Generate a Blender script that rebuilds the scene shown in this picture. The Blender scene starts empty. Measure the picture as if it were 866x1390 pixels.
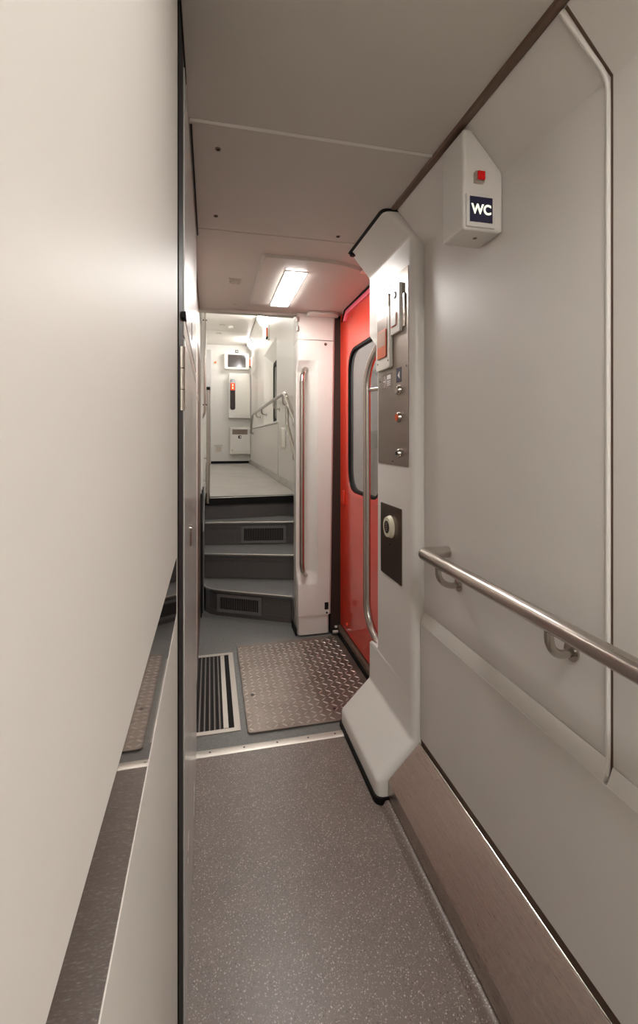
import bpy, bmesh, math, random
from mathutils import Vector, Matrix
random.seed(4)
S = bpy.context.scene
COL = S.collection
PI = math.pi

# ------------------------------------------------------------------ materials
def srgb(r, g, b):
    def f(c):
        c /= 255
        return c/12.92 if c <= .04045 else ((c+.055)/1.055)**2.4
    return (f(r), f(g), f(b), 1)

def mat(name, col, rough=.5, metal=0, coat=0, coatr=.12, spec=.5, emit=None, estr=0, noise=None, bump=None, trans=0, stretch=None, roughvar=0):
    m = bpy.data.materials.new(name); m.use_nodes = True
    nt = m.node_tree; b = nt.nodes['Principled BSDF']
    b.inputs['Base Color'].default_value = col
    b.inputs['Roughness'].default_value = rough
    b.inputs['Metallic'].default_value = metal
    b.inputs['Coat Weight'].default_value = coat
    b.inputs['Coat Roughness'].default_value = coatr
    b.inputs['Specular IOR Level'].default_value = spec
    b.inputs['Transmission Weight'].default_value = trans
    if emit:
        b.inputs['Emission Color'].default_value = emit
        b.inputs['Emission Strength'].default_value = estr
    tc = nt.nodes.new('ShaderNodeTexCoord'); mp = nt.nodes.new('ShaderNodeMapping')
    nt.links.new(tc.outputs['Object'], mp.inputs['Vector'])
    if stretch: mp.inputs['Scale'].default_value = stretch
    def nz(scale, detail=3):
        n = nt.nodes.new('ShaderNodeTexNoise'); n.inputs['Scale'].default_value = scale
        n.inputs['Detail'].default_value = detail
        nt.links.new(mp.outputs[0], n.inputs['Vector']); return n
    if noise:   # (scale, other colour, lo, hi)
        sc, c2, lo, hi = noise
        n = nz(sc); r = nt.nodes.new('ShaderNodeValToRGB')
        r.color_ramp.elements[0].position = lo; r.color_ramp.elements[0].color = col
        r.color_ramp.elements[1].position = hi; r.color_ramp.elements[1].color = c2
        nt.links.new(n.outputs['Fac'], r.inputs[0]); nt.links.new(r.outputs[0], b.inputs['Base Color'])
    if bump:    # (scale, strength, distance)
        n = nz(bump[0], 2); bp = nt.nodes.new('ShaderNodeBump')
        bp.inputs['Strength'].default_value = bump[1]; bp.inputs['Distance'].default_value = bump[2]
        nt.links.new(n.outputs['Fac'], bp.inputs['Height']); nt.links.new(bp.outputs[0], b.inputs['Normal'])
    if roughvar:
        n = nz(40 if stretch else 6); mr = nt.nodes.new('ShaderNodeMapRange')
        mr.inputs['To Min'].default_value = rough-roughvar; mr.inputs['To Max'].default_value = rough+roughvar
        nt.links.new(n.outputs['Fac'], mr.inputs['Value']); nt.links.new(mr.outputs[0], b.inputs['Roughness'])
    return m

def speckle(name, base, dots, rough, dark=None, scale=150, cut=.16):
    """flecked rubber flooring: cell noise flecks over a softly mottled base"""
    m = mat(name, base, rough); nt = m.node_tree; b = nt.nodes['Principled BSDF']
    tc = nt.nodes.new('ShaderNodeTexCoord')
    cur = None
    rgb = nt.nodes.new('ShaderNodeRGB'); rgb.outputs[0].default_value = base; cur = rgb.outputs[0]
    n = nt.nodes.new('ShaderNodeTexNoise'); n.inputs['Scale'].default_value = 9; n.inputs['Detail'].default_value = 5
    nt.links.new(tc.outputs['Object'], n.inputs['Vector'])
    mx = nt.nodes.new('ShaderNodeMix'); mx.data_type = 'RGBA'
    mx.inputs['B'].default_value = [c*.72 for c in base[:3]]+[1]
    nt.links.new(n.outputs['Fac'], mx.inputs['Factor']); nt.links.new(cur, mx.inputs['A']); cur = mx.outputs['Result']
    for sc, colr, ct, off in ((scale, dots, cut, 0), (scale*1.7, dots, cut*.9, 3), (scale*.8, dark or [c*.45 for c in base[:3]]+[1], cut*.95, 7)):
        mp = nt.nodes.new('ShaderNodeMapping'); mp.inputs['Location'].default_value = (off, off*.7, 0)
        nt.links.new(tc.outputs['Object'], mp.inputs['Vector'])
        v = nt.nodes.new('ShaderNodeTexVoronoi'); v.inputs['Scale'].default_value = sc
        nt.links.new(mp.outputs[0], v.inputs['Vector'])
        lt = nt.nodes.new('ShaderNodeMapRange'); lt.inputs['From Min'].default_value = ct*1.3; lt.inputs['From Max'].default_value = ct*.8
        nt.links.new(v.outputs['Distance'], lt.inputs['Value'])
        # only some cells carry a fleck
        sp = nt.nodes.new('ShaderNodeSeparateColor'); nt.links.new(v.outputs['Color'], sp.inputs[0])
        gt = nt.nodes.new('ShaderNodeMath'); gt.operation = 'MULTIPLY'
        nt.links.new(lt.outputs[0], gt.inputs[0]); nt.links.new(sp.outputs[0], gt.inputs[1])
        m2 = nt.nodes.new('ShaderNodeMix'); m2.data_type = 'RGBA'; m2.inputs['B'].default_value = colr
        nt.links.new(gt.outputs[0], m2.inputs['Factor']); nt.links.new(cur, m2.inputs['A']); cur = m2.outputs['Result']
    nt.links.new(cur, b.inputs['Base Color'])
    return m

def studded(name, base, rough, scale=30, strength=.35):
    """rubber flooring with a fine raised lozenge emboss"""
    m = mat(name, base, rough, noise=(60, [c*.75 for c in base[:3]]+[1], .35, .7)); nt = m.node_tree; b = nt.nodes['Principled BSDF']
    tc = nt.nodes.new('ShaderNodeTexCoord'); mp = nt.nodes.new('ShaderNodeMapping')
    mp.inputs['Rotation'].default_value = (0, 0, PI/4); nt.links.new(tc.outputs['Object'], mp.inputs['Vector'])
    ck = nt.nodes.new('ShaderNodeTexBrick'); ck.inputs['Scale'].default_value = scale
    ck.inputs['Mortar Size'].default_value = .16; ck.inputs['Mortar Smooth'].default_value = .6
    nt.links.new(mp.outputs[0], ck.inputs['Vector'])
    bp = nt.nodes.new('ShaderNodeBump'); bp.inputs['Strength'].default_value = strength; bp.inputs['Distance'].default_value = .002
    nt.links.new(ck.outputs['Fac'], bp.inputs['Height']); nt.links.new(bp.outputs[0], b.inputs['Normal'])
    return m

WARM = (1, .955, .90, 1)
M = dict(
    wall=mat('cream_laminate', srgb(214, 209, 202), .42, bump=(35, .03, .001)),
    panelw=mat('glossy_cream_door', srgb(210, 205, 199), .5, spec=.4, roughvar=.03),
    pillar=mat('moulded_cream_plastic', srgb(222, 218, 211), .34, bump=(400, .04, .0004)),
    ceil=mat('ceiling_laminate', srgb(198, 192, 184), .5),
    salon=mat('saloon_white', srgb(230, 227, 221), .3),
    salonceil=mat('saloon_ceiling', srgb(214, 208, 199), .3),
    jamb=mat('satin_grey_laminate', srgb(204, 202, 199), .26, metal=.35, roughvar=.03),
    steel=mat('brushed_steel', srgb(172, 163, 154), .3, 1, stretch=(1, 40, 40), roughvar=.08),
    kick=mat('brushed_kick_steel', srgb(198, 188, 179), .28, .95, stretch=(60, 1, 60), roughvar=.05, noise=(4, srgb(188, 177, 167), .35, .7)),
    tube=mat('satin_steel_tube', srgb(190, 183, 175), .22, 1),
    mirror=mat('polished_band', srgb(150, 138, 128), .035, 1),
    plate=mat('control_plate_steel', srgb(160, 150, 141), .33, 1, stretch=(1, 60, 1), roughvar=.05),
    darkplate=mat('dark_bronze_plate', srgb(132, 118, 109), .3, 1, stretch=(1, 60, 1), roughvar=.04),
    black=mat('black_rubber', srgb(14, 12, 11), .6, spec=.25),
    dark=mat('dark_brown_gasket', srgb(44, 34, 28), .5),
    bronze=mat('bronze_trim', srgb(120, 98, 84), .4, .6),
    red=mat('red_door_paint', srgb(222, 54, 26), .3, coat=.75, coatr=.03, spec=.6),
    pink=mat('pink_edge', srgb(255, 120, 140), .4),  # pink base colour of the strip over the door
    redlens=mat('red_lens', srgb(190, 6, 6), .25, emit=srgb(200, 0, 0), estr=.05),
    glass=mat('tinted_glass', srgb(190, 190, 186), .03, trans=.85, spec=.8),
    navy=mat('navy_sign', srgb(36, 35, 66), .35),
    glow=mat('lit_letters', srgb(250, 250, 225), .5, emit=srgb(250, 252, 220), estr=.22),
    floor=speckle('flecked_brown_floor', srgb(124, 111, 103), srgb(192, 183, 174), .36, scale=135, cut=.24),
    vfloor=studded('studded_grey_rubber', srgb(120, 120, 117), .36, 30, .9),
    step=studded('studded_step_rubber', srgb(126, 125, 122), .28, 26, .9),
    riser=mat('dark_grey_riser', srgb(84, 79, 77), .5, noise=(90, srgb(92, 88, 86), .4, .7)),
    stringer=mat('grey_stringer', srgb(110, 108, 106), .4),
    landing=mat('pale_grey_lino', srgb(176, 171, 163), .24, noise=(3, srgb(168, 162, 155), .4, .7)),
    alu=mat('cast_aluminium', srgb(176, 170, 163), .38, .9, roughvar=.06),
    tread=mat('chequer_plate', srgb(140, 129, 120), .42, .75, noise=(7, srgb(120, 107, 98), .35, .7)),
    alupaint=mat('pale_alloy_trim', srgb(196, 190, 181), .4, .6),
    lozenge=mat('worn_glint_steel', srgb(206, 198, 189), .36, .8),  # paler than the plate: polished wear plus glints put into the colour
    white=mat('white_plastic', srgb(232, 228, 218), .3),
    peach=mat('peach_glare', srgb(206, 168, 148), .2),  # glare on the orange window, put into the colour
    cream=mat('cream_button', srgb(220, 214, 190), .35),
    screen=mat('monitor_glass', srgb(70, 64, 62), .12, spec=.7),
    darkglass=mat('dark_lens', srgb(40, 26, 22), .1, coat=.6),
    orange=mat('orange_plastic', srgb(220, 95, 40), .35),
    orangelamp=mat('orange_display', srgb(235, 60, 20), .4, emit=srgb(255, 60, 10), estr=.35),
    lampface=mat('lamp_diffuser', (1, 1, 1, 1), .5, emit=(1, .975, .945, 1), estr=15),
    saloonlamp=mat('saloon_lamp_diffuser', (1, 1, 1, 1), .5, emit=(1, .975, .95, 1), estr=12.5),
    signwhite=mat('printed_white', srgb(236, 234, 232), .5),
    brownprint=mat('brown_sticker', srgb(140, 124, 116), .5),
    concrete=mat('platform_concrete', srgb(150, 150, 146), .8, noise=(12, srgb(130, 130, 126), .4, .6)),
    green=mat('green_paint', srgb(120, 150, 125), .5),
    hole=mat('dark_void', srgb(10, 9, 8), .9),
)

# ------------------------------------------------------------------ geometry helpers
class MB:
    def __init__(s): s.v = []; s.f = []
    def add(s, v, f):
        o = len(s.v); s.v += [tuple(p) for p in v]; s.f += [tuple(i+o for i in q) for q in f]; return s
    def box(s, x0, x1, y0, y1, z0, z1):
        v = [(x, y, z) for z in (z0, z1) for x, y in ((x0, y0), (x1, y0), (x1, y1), (x0, y1))]
        return s.add(v, [(3, 2, 1, 0), (4, 5, 6, 7), (0, 1, 5, 4), (1, 2, 6, 5), (2, 3, 7, 6), (3, 0, 4, 7)])
    def loft(s, rings, closed=True, caps=True):
        n = len(rings[0]); v = [p for r in rings for p in r]; f = []
        for k in range(len(rings)-1):
            for i in range(n if closed else n-1):
                j = (i+1) % n; f.append((k*n+i, k*n+j, (k+1)*n+j, (k+1)*n+i))
        if caps: f.append(tuple(range(n))[::-1]); f.append(tuple((len(rings)-1)*n+i for i in range(n)))
        return s.add(v, f)
    def prism(s, poly, axis, a, b):
        def mk(p, t):
            return (t, p[0], p[1]) if axis == 'x' else (p[0], t, p[1]) if axis == 'y' else (p[0], p[1], t)
        return s.loft([[mk(p, a) for p in poly], [mk(p, b) for p in poly]])
    def tube(s, pts, r, n=12, rr=None):
        pts = [Vector(p) for p in pts]; rings = []
        t0 = (pts[1]-pts[0]).normalized(); up = Vector((0, 0, 1)) if abs(t0.z) < .9 else Vector((1, 0, 0))
        nn = t0.cross(up).normalized()
        for i, p in enumerate(pts):
            t = ((pts[min(i+1, len(pts)-1)]-p).normalized()+(p-pts[max(i-1, 0)]).normalized()).normalized()
            nn = (nn-t*nn.dot(t)).normalized(); bb = t.cross(nn)
            q = rr[i] if rr else r
            rings.append([p+(nn*math.cos(2*PI*k/n)+bb*math.sin(2*PI*k/n))*q for k in range(n)])
        return s.loft(rings)
    def disc(s, c, ax, r, h, n=24, r2=None):
        c = Vector(c); ax = Vector(ax).normalized(); return s.tube([c, c+ax*h], r, n, [r, r2 if r2 is not None else r])
    def build(s, name, m, parent=None, bev=0, seg=2, smooth=30, loc=None):
        me = bpy.data.meshes.new(name); me.from_pydata(s.v, [], s.f)
        bm = bmesh.new(); bm.from_mesh(me); bmesh.ops.recalc_face_normals(bm, faces=bm.faces); bm.to_mesh(me); bm.free()
        me.materials.append(m)
        o = bpy.data.objects.new(name, me); COL.objects.link(o)
        if parent: o.parent = parent; o.matrix_parent_inverse = parent.matrix_world.inverted() if False else Matrix.Translation(-parent.location)
        me.shade_smooth()
        if bev:
            b = o.modifiers.new('bevel', 'BEVEL'); b.width = bev; b.segments = seg; b.limit_method = 'ANGLE'
            b.angle_limit = math.radians(25); b.harden_normals = True
        else: me.set_sharp_from_angle(angle=math.radians(smooth))
        return o

def rounded(pts, r, seg=6):
    """fillet every inner corner of an open path"""
    pts = [Vector(p) for p in pts]; out = [pts[0]]
    for i in range(1, len(pts)-1):
        a, b, c = pts[i-1], pts[i], pts[i+1]
        d = min(r, (a-b).length*.49, (c-b).length*.49)
        p, q = b+(a-b).normalized()*d, b+(c-b).normalized()*d
        for k in range(seg+1):
            t = k/seg; out.append(p*(1-t)**2+b*2*t*(1-t)+q*t*t)
    out.append(pts[-1]); return out

def roundpoly(pts, r, seg=5):
    n = len(pts); out = []
    for i in range(n):
        a, b, c = Vector(pts[i-1]), Vector(pts[i]), Vector(pts[(i+1) % n])
        rr = r[i] if isinstance(r, (list, tuple)) else r
        d = min(rr, (a-b).length*.49, (c-b).length*.49)
        p, q = b+(a-b).normalized()*d, b+(c-b).normalized()*d
        for k in range(seg+1):
            t = k/seg; v = p*(1-t)**2+b*2*t*(1-t)+q*t*t; out.append(tuple(v))
    return out
def rrect(a0, a1, b0, b1, r, seg=5): return roundpoly([(a0, b0), (a1, b0), (a1, b1), (a0, b1)], r, seg)

def tag(o, label=None, cat=None, group=None, kind=None):
    if label: o['label'] = label
    if cat: o['category'] = cat
    if group: o['group'] = group
    if kind: o['kind'] = kind
    return o
def thing(name, loc, label, cat, group=None, kind=None):
    o = bpy.data.objects.new(name, None); COL.objects.link(o); o.location = loc; o.empty_display_size = .05
    return tag(o, label, cat, group, kind)
def text(name, body, size, m, parent, mtx, bold=.0, ext=.0006):
    cu = bpy.data.curves.new(name, 'FONT'); cu.body = body; cu.size = size; cu.extrude = ext; cu.offset = bold
    cu.align_x = 'CENTER'; cu.align_y = 'CENTER'
    o = bpy.data.objects.new(name+'_tmp', cu); COL.objects.link(o); bpy.context.view_layer.update()
    me = bpy.data.meshes.new_from_object(o.evaluated_get(bpy.context.evaluated_depsgraph_get()))
    bpy.data.objects.remove(o)
    me.transform(mtx); me.materials.clear(); me.materials.append(m); me.name = name
    q = bpy.data.objects.new(name, me); COL.objects.link(q)
    if parent: q.parent = parent; q.matrix_parent_inverse = Matrix.Translation(-parent.location)
    return q

W = .776      # right wall plane
CZ = 2.2      # vestibule ceiling
YB = -1.9     # wall behind the viewer
YH = 3.12     # header over the stairs
UF = .8       # upper saloon floor
YE = 10.4     # saloon end wall
UC = 3.4      # saloon ceiling
XL = -.055
XR = .87      # saloon right wall

# ------------------------------------------------------------------ floors
o = MB().box(-.12, .66, YB, 2.02, -.04, 0).build('floor', M['floor']); tag(o, 'brown flecked rubber floor of the near corridor', 'floor', kind='structure')
o = MB().box(-.14, .99, 2.0655, 3.95, -.04, 0).build('floor.001', M['vfloor']); tag(o, 'grey studded rubber floor in front of the stairs', 'floor', kind='structure')
o = MB().box(-.10, 1.15, 4.51, YE+.05, UF-.04, UF).build('floor.002', M['landing']); tag(o, 'pale grey upper floor beyond the top step', 'floor', kind='structure')
# coved edge strip along right side of the near floor
mb = MB().loft([[(.608, y, .0005), (.612, y, .004), (.619, y, .010), (.626, y, .022), (.64, y, .022), (.64, y, .0005)] for y in (YB, 1.60)])
o = mb.build('trim_1', M['floor'], smooth=60); tag(o, 'coved brown floor edge along the steel kick plate', 'floor edge', kind='structure')

# threshold strip
t = thing('threshold_strip', (.27, 2.04, 0), 'pale metal threshold strip screwed across the floor between brown and grey flooring', 'threshold')
MB().prism([(2.02, -.01), (2.02, .001), (2.026, .004), (2.058, .004), (2.0655, .001), (2.0655, -.01)], 'x', -.115, .60).build('strip', M['alupaint'], t)
for x in (.0, .145, .29, .43, .555): MB().disc((x, 2.043, .004), (0, 0, 1), .0045, .0008, 12).build('screw', M['dark'], t)

# ------------------------------------------------------------------ chequer plate
t = thing('chequer_plate', (.52, 2.6, 0), 'brown-grey steel chequer plate lying on the floor beside the red door', 'floor plate')
outline = roundpoly([(.168, 2.128), (.60, 2.128), (.848, 2.16), (.848, 3.058), (.168, 3.04)], [.02, .01, .01, .01, .015], 4)
MB().prism(outline, 'z', .001, .010).build('plate', M['tread'], t, bev=.002)
mb = MB(); p = .0385
for i in range(19):
    for j in range(27):
        cx, cy = .186+i*p, 2.15+j*p*.88
        if cx > .838 or cy > 3.03 or (cx > .60 and cy < 2.17): continue
        a = PI/4 if (i+j) % 2 else -PI/4
        L, w, h = .0185, .0045, .0026
        d = Vector((math.cos(a), math.sin(a), 0)); q = Vector((-d.y, d.x, 0)); c = Vector((cx, cy, .0095))
        base = [c-d*L, c-d*L*.5-q*w, c+d*L*.5-q*w, c+d*L, c+d*L*.5+q*w, c-d*L*.5+q*w]
        top = [c-d*L*.62, c-d*L*.4-q*w*.4, c+d*L*.4-q*w*.4, c+d*L*.62, c+d*L*.4+q*w*.4, c-d*L*.4+q*w*.4]
        top = [v+Vector((0, 0, h)) for v in top]
        mb.loft([base, top])
mb.build('raised_pattern', M['lozenge'], t, smooth=20)
mb = MB()
for (x, y) in ((.215, 2.44), (.60, 2.22)): MB().disc((x, y, .010), (0, 0, 1), .009, .0022, 14).build('bolt', M['dark'], t)

# ------------------------------------------------------------------ floor grille
t = thing('floor_grille', (.02, 2.57, 0), 'recessed entrance grille with pale alloy frame and black mesh left of the chequer plate', 'grille')
x0, x1, y0, y1 = -.11, .139, 2.168, 2.968
mb = MB(); fw = .028
mb.prism([(x1-fw, 0.0005), (x1-fw, .004), (x1-.012, .0045), (x1-.012, .0035), (x1-.009, .0035), (x1-.009, .0045), (x1, .003), (x1, 0.0005)], 'y', y0, y1)
mb.box(x0, x1-fw, y0, y0+.026, .0005, .004); mb.box(x0, x1-fw, y1-.026, y1, .0005, .004)
mb.build('frame', M['alupaint'], t)
MB().box(x0, x1-fw, y0+.026, y1-.026, .0003, .0012).build('mat_base', M['hole'], t)
MB().box(.062, .085, y0+.03, y1-.03, .0012, .004).build('edge_bar', M['alupaint'], t)
for k in range(7):
    xx = .046-.0237*k
    MB().box(xx-.0013, xx+.0013, y0+.028, y1-.028, .0012, .005).build('grille_bar', M['alu'], t)
mb = MB()
for k in range(8):
    xa = .054-.0237*k
    for j in range(58):
        yy = y0+.032+j*.0127
        mb.loft([[(xa-.016, yy, .0012), (xa, yy+.006, .0012), (xa, yy+.0085, .0012), (xa-.016, yy+.0025, .0012)], [(xa-.016, yy, .0028), (xa, yy+.006, .0028), (xa, yy+.0085, .0028), (xa-.016, yy+.0025, .0028)]])
mb.build('mesh_infill', M['riser'], t)

# ------------------------------------------------------------------ stairs
t = thing('staircase', (.35, 3.8, 0), 'four dark grey steps rising to the pale upper floor behind the grille', 'stairs')
XS0, XS1 = -.045, .845
def curve_edge(z):
    if z == 1: return [(-.052, 3.93), (-.050, 3.80), (-.035, 3.72), (.0, 3.66), (.038, 3.625), (.16, 3.555), (.578, 3.336), (.578, 3.312), (XS1, 3.312)]
def linepts(ya, yb): return [(XS0, ya), (XS1, yb)]
# step 1
e = curve_edge(1); back = [(XS1, 4.2), (XS0-.007, 4.2)]
inset = [(x+.004, y+.016) for x, y in e[:-3]]+[(.578, 3.352), (.578, 3.312), (XS1, 3.312)]
MB().prism(inset+back, 'z', .0005, .18).build('riser', M['riser'], t, smooth=40)
MB().prism(e+back, 'z', .18, .196).build('step', M['step'], t, smooth=40)
mb = MB(); mb.tube([(x, y, .1965) for x, y in e[1:-2]], .0055, 8); mb.build('nosing', M['alupaint'], t)
kb = [(x+.002, y+.010) for x, y in e[:-3]]+[(.577, 3.346)]
MB().prism(kb+([(x+.004, y+.020) for x, y in e[:-3]]+[(.577, 3.356)])[::-1], 'z', .0005, .045).build('skirting', M['riser'], t, smooth=40)
def straight(z, ya, yb, yback, last=False):
    th = .068 if last else .014
    MB().prism([(XS0, ya+.02), (XS1, yb+.02), (XS1, yback), (XS0, yback)], 'z', z-.199, z-th).build('riser', M['riser'], t)
    if not last:
        MB().prism([(XS0, ya), (XS1, yb), (XS1, yback), (XS0, yback)], 'z', z-th, z).build('step', M['step'], t)
        MB().tube([(XS0, ya, z+.0005), (XS1, yb, z+.0005)], .0055, 8).build('nosing', M['alupaint'], t)
        MB().prism([(XS0, ya+.012), (XS1, yb+.012), (XS1, yb+.021), (XS0, ya+.021)], 'z', z-.050, z-.0142).build('nosing_band', M['riser'], t)
    else:
        MB().prism([(XS0, ya-.006), (XS1, yb-.006), (XS1, yback), (XS0, yback)], 'z', z-.066, z-.002).build('nosing_band', M['black'], t)
        MB().tube([(XS0, ya-.004, z-.001), (XS1, yb-.004, z-.001)], .003, 8).build('nosing', M['alupaint'], t)
straight(.4, 3.93, 3.655, 4.45)
straight(.6, 4.24, 4.09, 4.508)
straight(.8, 4.385, 4.44, 4.508, True)
# vents in the risers
def vent(c, dirx, w, h, n):
    d = Vector(dirx).normalized(); nrm = Vector((d.y, -d.x, 0)); c = Vector(c); U = Vector((0, 0, 1))
    def slab(a0, a1, b0, b1, k0, k1):
        v = [c+d*a+U*b+nrm*k for k in (k0, k1) for a, b in ((a0, b0), (a1, b0), (a1, b1), (a0, b1))]
        m_ = MB(); m_.loft([v[:4], v[4:]]); return m_
    def ring(b):
        m_ = MB()
        for q in ((-w/2, w/2, h/2-b, h/2), (-w/2, w/2, -h/2, -h/2+b), (-w/2, -w/2+b, -h/2+b, h/2-b), (w/2-b, w/2, -h/2+b, h/2-b)):
            s_ = slab(*q, .0, .008); m_.add(s_.v, s_.f)
        return m_
    fr = ring(.022).build('vent_frame', M['stringer'], t)
    slab(-w/2+.02, w/2-.02, -h/2+.02, h/2-.02, .0, .0015).build('vent_backing', M['hole'], fr)
    m_ = MB()
    for k in range(n):
        a = -w/2+.026+(w-.052)*k/(n-1); s_ = slab(a-.0025, a+.0025, -h/2+.02, h/2-.02, .0015, .005); m_.add(s_.v, s_.f)
    m_.build('vent_fins', M['riser'], fr)
d3 = (XS1-XS0, 4.09-4.24, 0); vent((.47, 4.24+.019+(4.09-4.24)*(.515/.89), .488), d3, .40, .155, 24)
d1 = (.6-.16, 3.325-3.555, 0); vent((.215, 3.555+.014-(.055)*(.23/.44), .098), d1, .36, .135, 22)
# stringers both sides
MB().prism([(3.43, .0005), (4.508, .0005), (4.508, .84), (4.36, .84), (3.9, .62), (3.6, .4), (3.43, .3)], 'x', .8455, .862).build('stringer', M['stringer'], t)
MB().prism([(4.06, .606), (4.37, .606), (4.37, .8)], 'x', .79, .8455).build('side_block', M['stringer'], t)
MB().prism([(3.74, .0005), (4.508, .0005), (4.508, .85), (4.30, .85), (3.74, .62)], 'x', -.068, -.0455).build('stringer', M['stringer'], t)
MB().tube([(-.062, 3.70, .001), (-.062, 3.70, .70), (-.062, 4.2, .92)], .009, 8).build('edge_seal', M['black'], t)

# ------------------------------------------------------------------ left side: near door, jamb wall, saloon wall
t = thing('door_1', (XL, .4, 0), 'glossy cream hinged door filling the left, with a polished band across it', 'door', kind='structure')
xs = XL-.003
for (za, zb) in ((0.01, 1.033), (1.137, 2.19)):
    MB().box(xs-.04, xs, YB+.02, .872, za, zb).build('door_leaf' if za > 1 else 'door_leaf_lower', M['panelw'], t, bev=.0006)
MB().box(xs-.04, xs-.0006, YB+.02, .871, 1.0332, 1.1368).build('mirror_band', M['mirror'], t)
MB().box(xs-.04, xs-.001, .8725, .905, .01, 2.17).build('edge_strip', M['wall'], t, bev=.0015)
MB().box(-.090, -.0565, .906, 1.04, .01, 2.198).build('gasket', M['black'], t)
MB().box(-.090, -.0536, YB+.02, 1.13, 2.1785, 2.1985).build('head_gasket', M['black'], t)
h = MB(); h.disc((-.0565, .957, 1.405), (0, 0, 1), .0085, .126, 16)
h = h.build('hinge', M['tube'], t)
for z in (1.446, 1.488): MB().disc((-.0565, .957, z), (0, 0, 1), .0087, .0012, 16).build('hinge_joint', M['dark'], h)
MB().box(-.056, -.047, .965, 1.0, 1.592, 1.604).build('door_stop', M['black'], t)
MB().disc((-.058, .93, .085), (1, 0, 0), .006, .004, 12).build('screw', M['tube'], t)

t = thing('wall_left', (XL, 1.5, 0), 'satin grey wall strip right of the glossy door, with narrow cupboard doors', 'wall', kind='structure')
MB().box(-.11, -.0565, 1.0405, 1.945, .002, CZ-.002).build('wall_panel', M['jamb'], t)
MB().box(-.0565, -.053, 1.0405, 1.43, .003, 1.565).build('cupboard_door', M['jamb'], t, bev=.001)
MB().box(-.0565, -.053, 1.436, 1.943, .003, 1.565).build('cupboard_door', M['jamb'], t, bev=.001)
MB().box(-.0565, -.0535, 1.0405, 1.943, 1.572, 1.608).build('cross_rail', M['alupaint'], t, bev=.001)
MB().box(-.0565, -.053, 1.0405, 1.943, 1.616, 2.15).build('upper_panel', M['jamb'], t, bev=.001)
MB().box(-.053, -.0515, 1.415, 1.425, 1.640, 1.690).build('slot', M['dark'], t)
k = MB().disc((-.053, 1.30, 1.108), (1, 0, 0), .008, .006, 16).build('latch', M['tube'], t)
MB().box(-.053, -.048, 1.296, 1.304, 1.06, 1.098).build('key', M['bronze'], k)
MB().box(-.20, -.11, 1.90, 1.945, .002, CZ-.002).build('return_panel', M['jamb'], t)

t = thing('wall_left.001', (-.09, 2.6, 0), 'cream left wall of the entrance between cupboards and stairs', 'wall', kind='structure')
MB().box(-.16, -.0725, 1.9455, 2.90, .002, CZ-.002).build('wall_panel', M['wall'], t)
MB().box(-.0725, -.0685, 2.02, 2.89, 1.572, 1.608).build('cross_rail', M['alupaint'], t, bev=.001)
# bronze jamb post and white portal fins next to the stairs
t = thing('portal_post', (-.085, 3.55, 0), 'slim bronze edged door post at the foot of the stairs, left', 'post')
MB().box(-.12, -.0690, 2.902, 3.60, .001, 1.93).build('post', M['bronze'], t, bev=.004)
MB().box(-.12, -.0715, 2.902, 3.60, 1.931, 2.185).build('post_top', M['salon'], t, bev=.004)
MB().box(-.12, -.0600, 3.601, 3.68, .001, .93).build('seal', M['black'], t)
t = thing('wall_left.002', (-.09, 4.2, 0), 'white fluted left wall beside the stairs and upper floor', 'wall', kind='structure')
MB().box(-.16, -.0705, 3.682, 4.20, .85, UC).build('wall_panel', M['salon'], t)
MB().box(-.16, -.0705, 4.2005, YE+.05, UF+.001, UC).build('wall_panel', M['salon'], t)
for (ya, yb, xa) in ((3.72, 3.76, -.056), (3.95, 4.0, -.050), (4.5, 4.56, -.050), (6.0, 6.1, -.055)):
    MB().box(-.0705, xa, ya, yb, .95 if ya < 4.2 else UF+.002, UC-.01).build('fin', M['salon'], t, bev=.004)

# tall pole at head of stairs
t = thing('stair_pole', (-.02, 4.35, UF-.04), 'tall bright steel pole at the top of the stairs, left', 'handrail')
MB().tube([(-.015, 4.352, .76), (-.015, 4.352, 1.79)], .0155, 16).build('pole', M['tube'], t)
MB().tube([(-.021, 4.345, .76), (-.021, 4.345, 1.07), (-.017, 4.350, 1.13)], .019, 16).build('sleeve', M['tube'], t)
MB().disc((-.015, 4.352, 1.79), (0, 0, 1), .017, .03, 16).build('cap', M['black'], t)
for z in (.945, 1.17): MB().tube([(-.068, 4.352, z), (-.018, 4.352, z)], .006, 10).build('stand_off', M['tube'], t)
t = thing('wall_grab_bar', (-.04, 3.85, 1.5), 'vertical steel grab bar on the white wall left of the stairs', 'handrail')
MB().tube(rounded([(-.069, 3.84, 1.50), (-.040, 3.84, 1.555), (-.040, 3.84, 2.5), (-.069, 3.84, 2.54)], .03), .009, 12).build('bar', M['tube'], t)
for z in (1.62, 2.3): MB().tube([(-.0705, 3.84, z), (-.022, 3.84, z)], .005, 8).build('stand_off', M['dark'], t)

# ------------------------------------------------------------------ right wall, near corridor
t = thing('wall_right', (W, .5, 0), 'cream right wall of the near corridor with raised panel edges and slanted cove', 'wall', kind='structure')
XW = W+.010
yseam = .775
# lower panel (stands proud), sloping shelf strip, upper recessed panel, cove
def wallseg(ya, yb, zl, nm):
    MB().prism([(W-.005, .6562), (W-.004, zl-.034), (XW, zl), (W+.10, zl), (W+.10, .6562)], 'y', ya, yb).build('sloping_ledge', M['pillar'], t)
    MB().prism([(XW, zl+.0005), (XW, 2.078), (.676, CZ-.003), (W+.10, CZ-.003), (W+.10, zl+.0005)], 'y', ya, yb).build('upper_panel', M['wall'], t, bev=.002)
MB().prism([(W-.006, .222), (W-.006, .656), (W+.10, .656), (W+.10, .222)], 'y', YB+.02, 1.612).build('lower_panel', M['wall'], t, bev=.002)
wallseg(yseam+.004, 1.612, .698, 'a')
wallseg(YB+.02, yseam-.004, .690, 'b')
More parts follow.
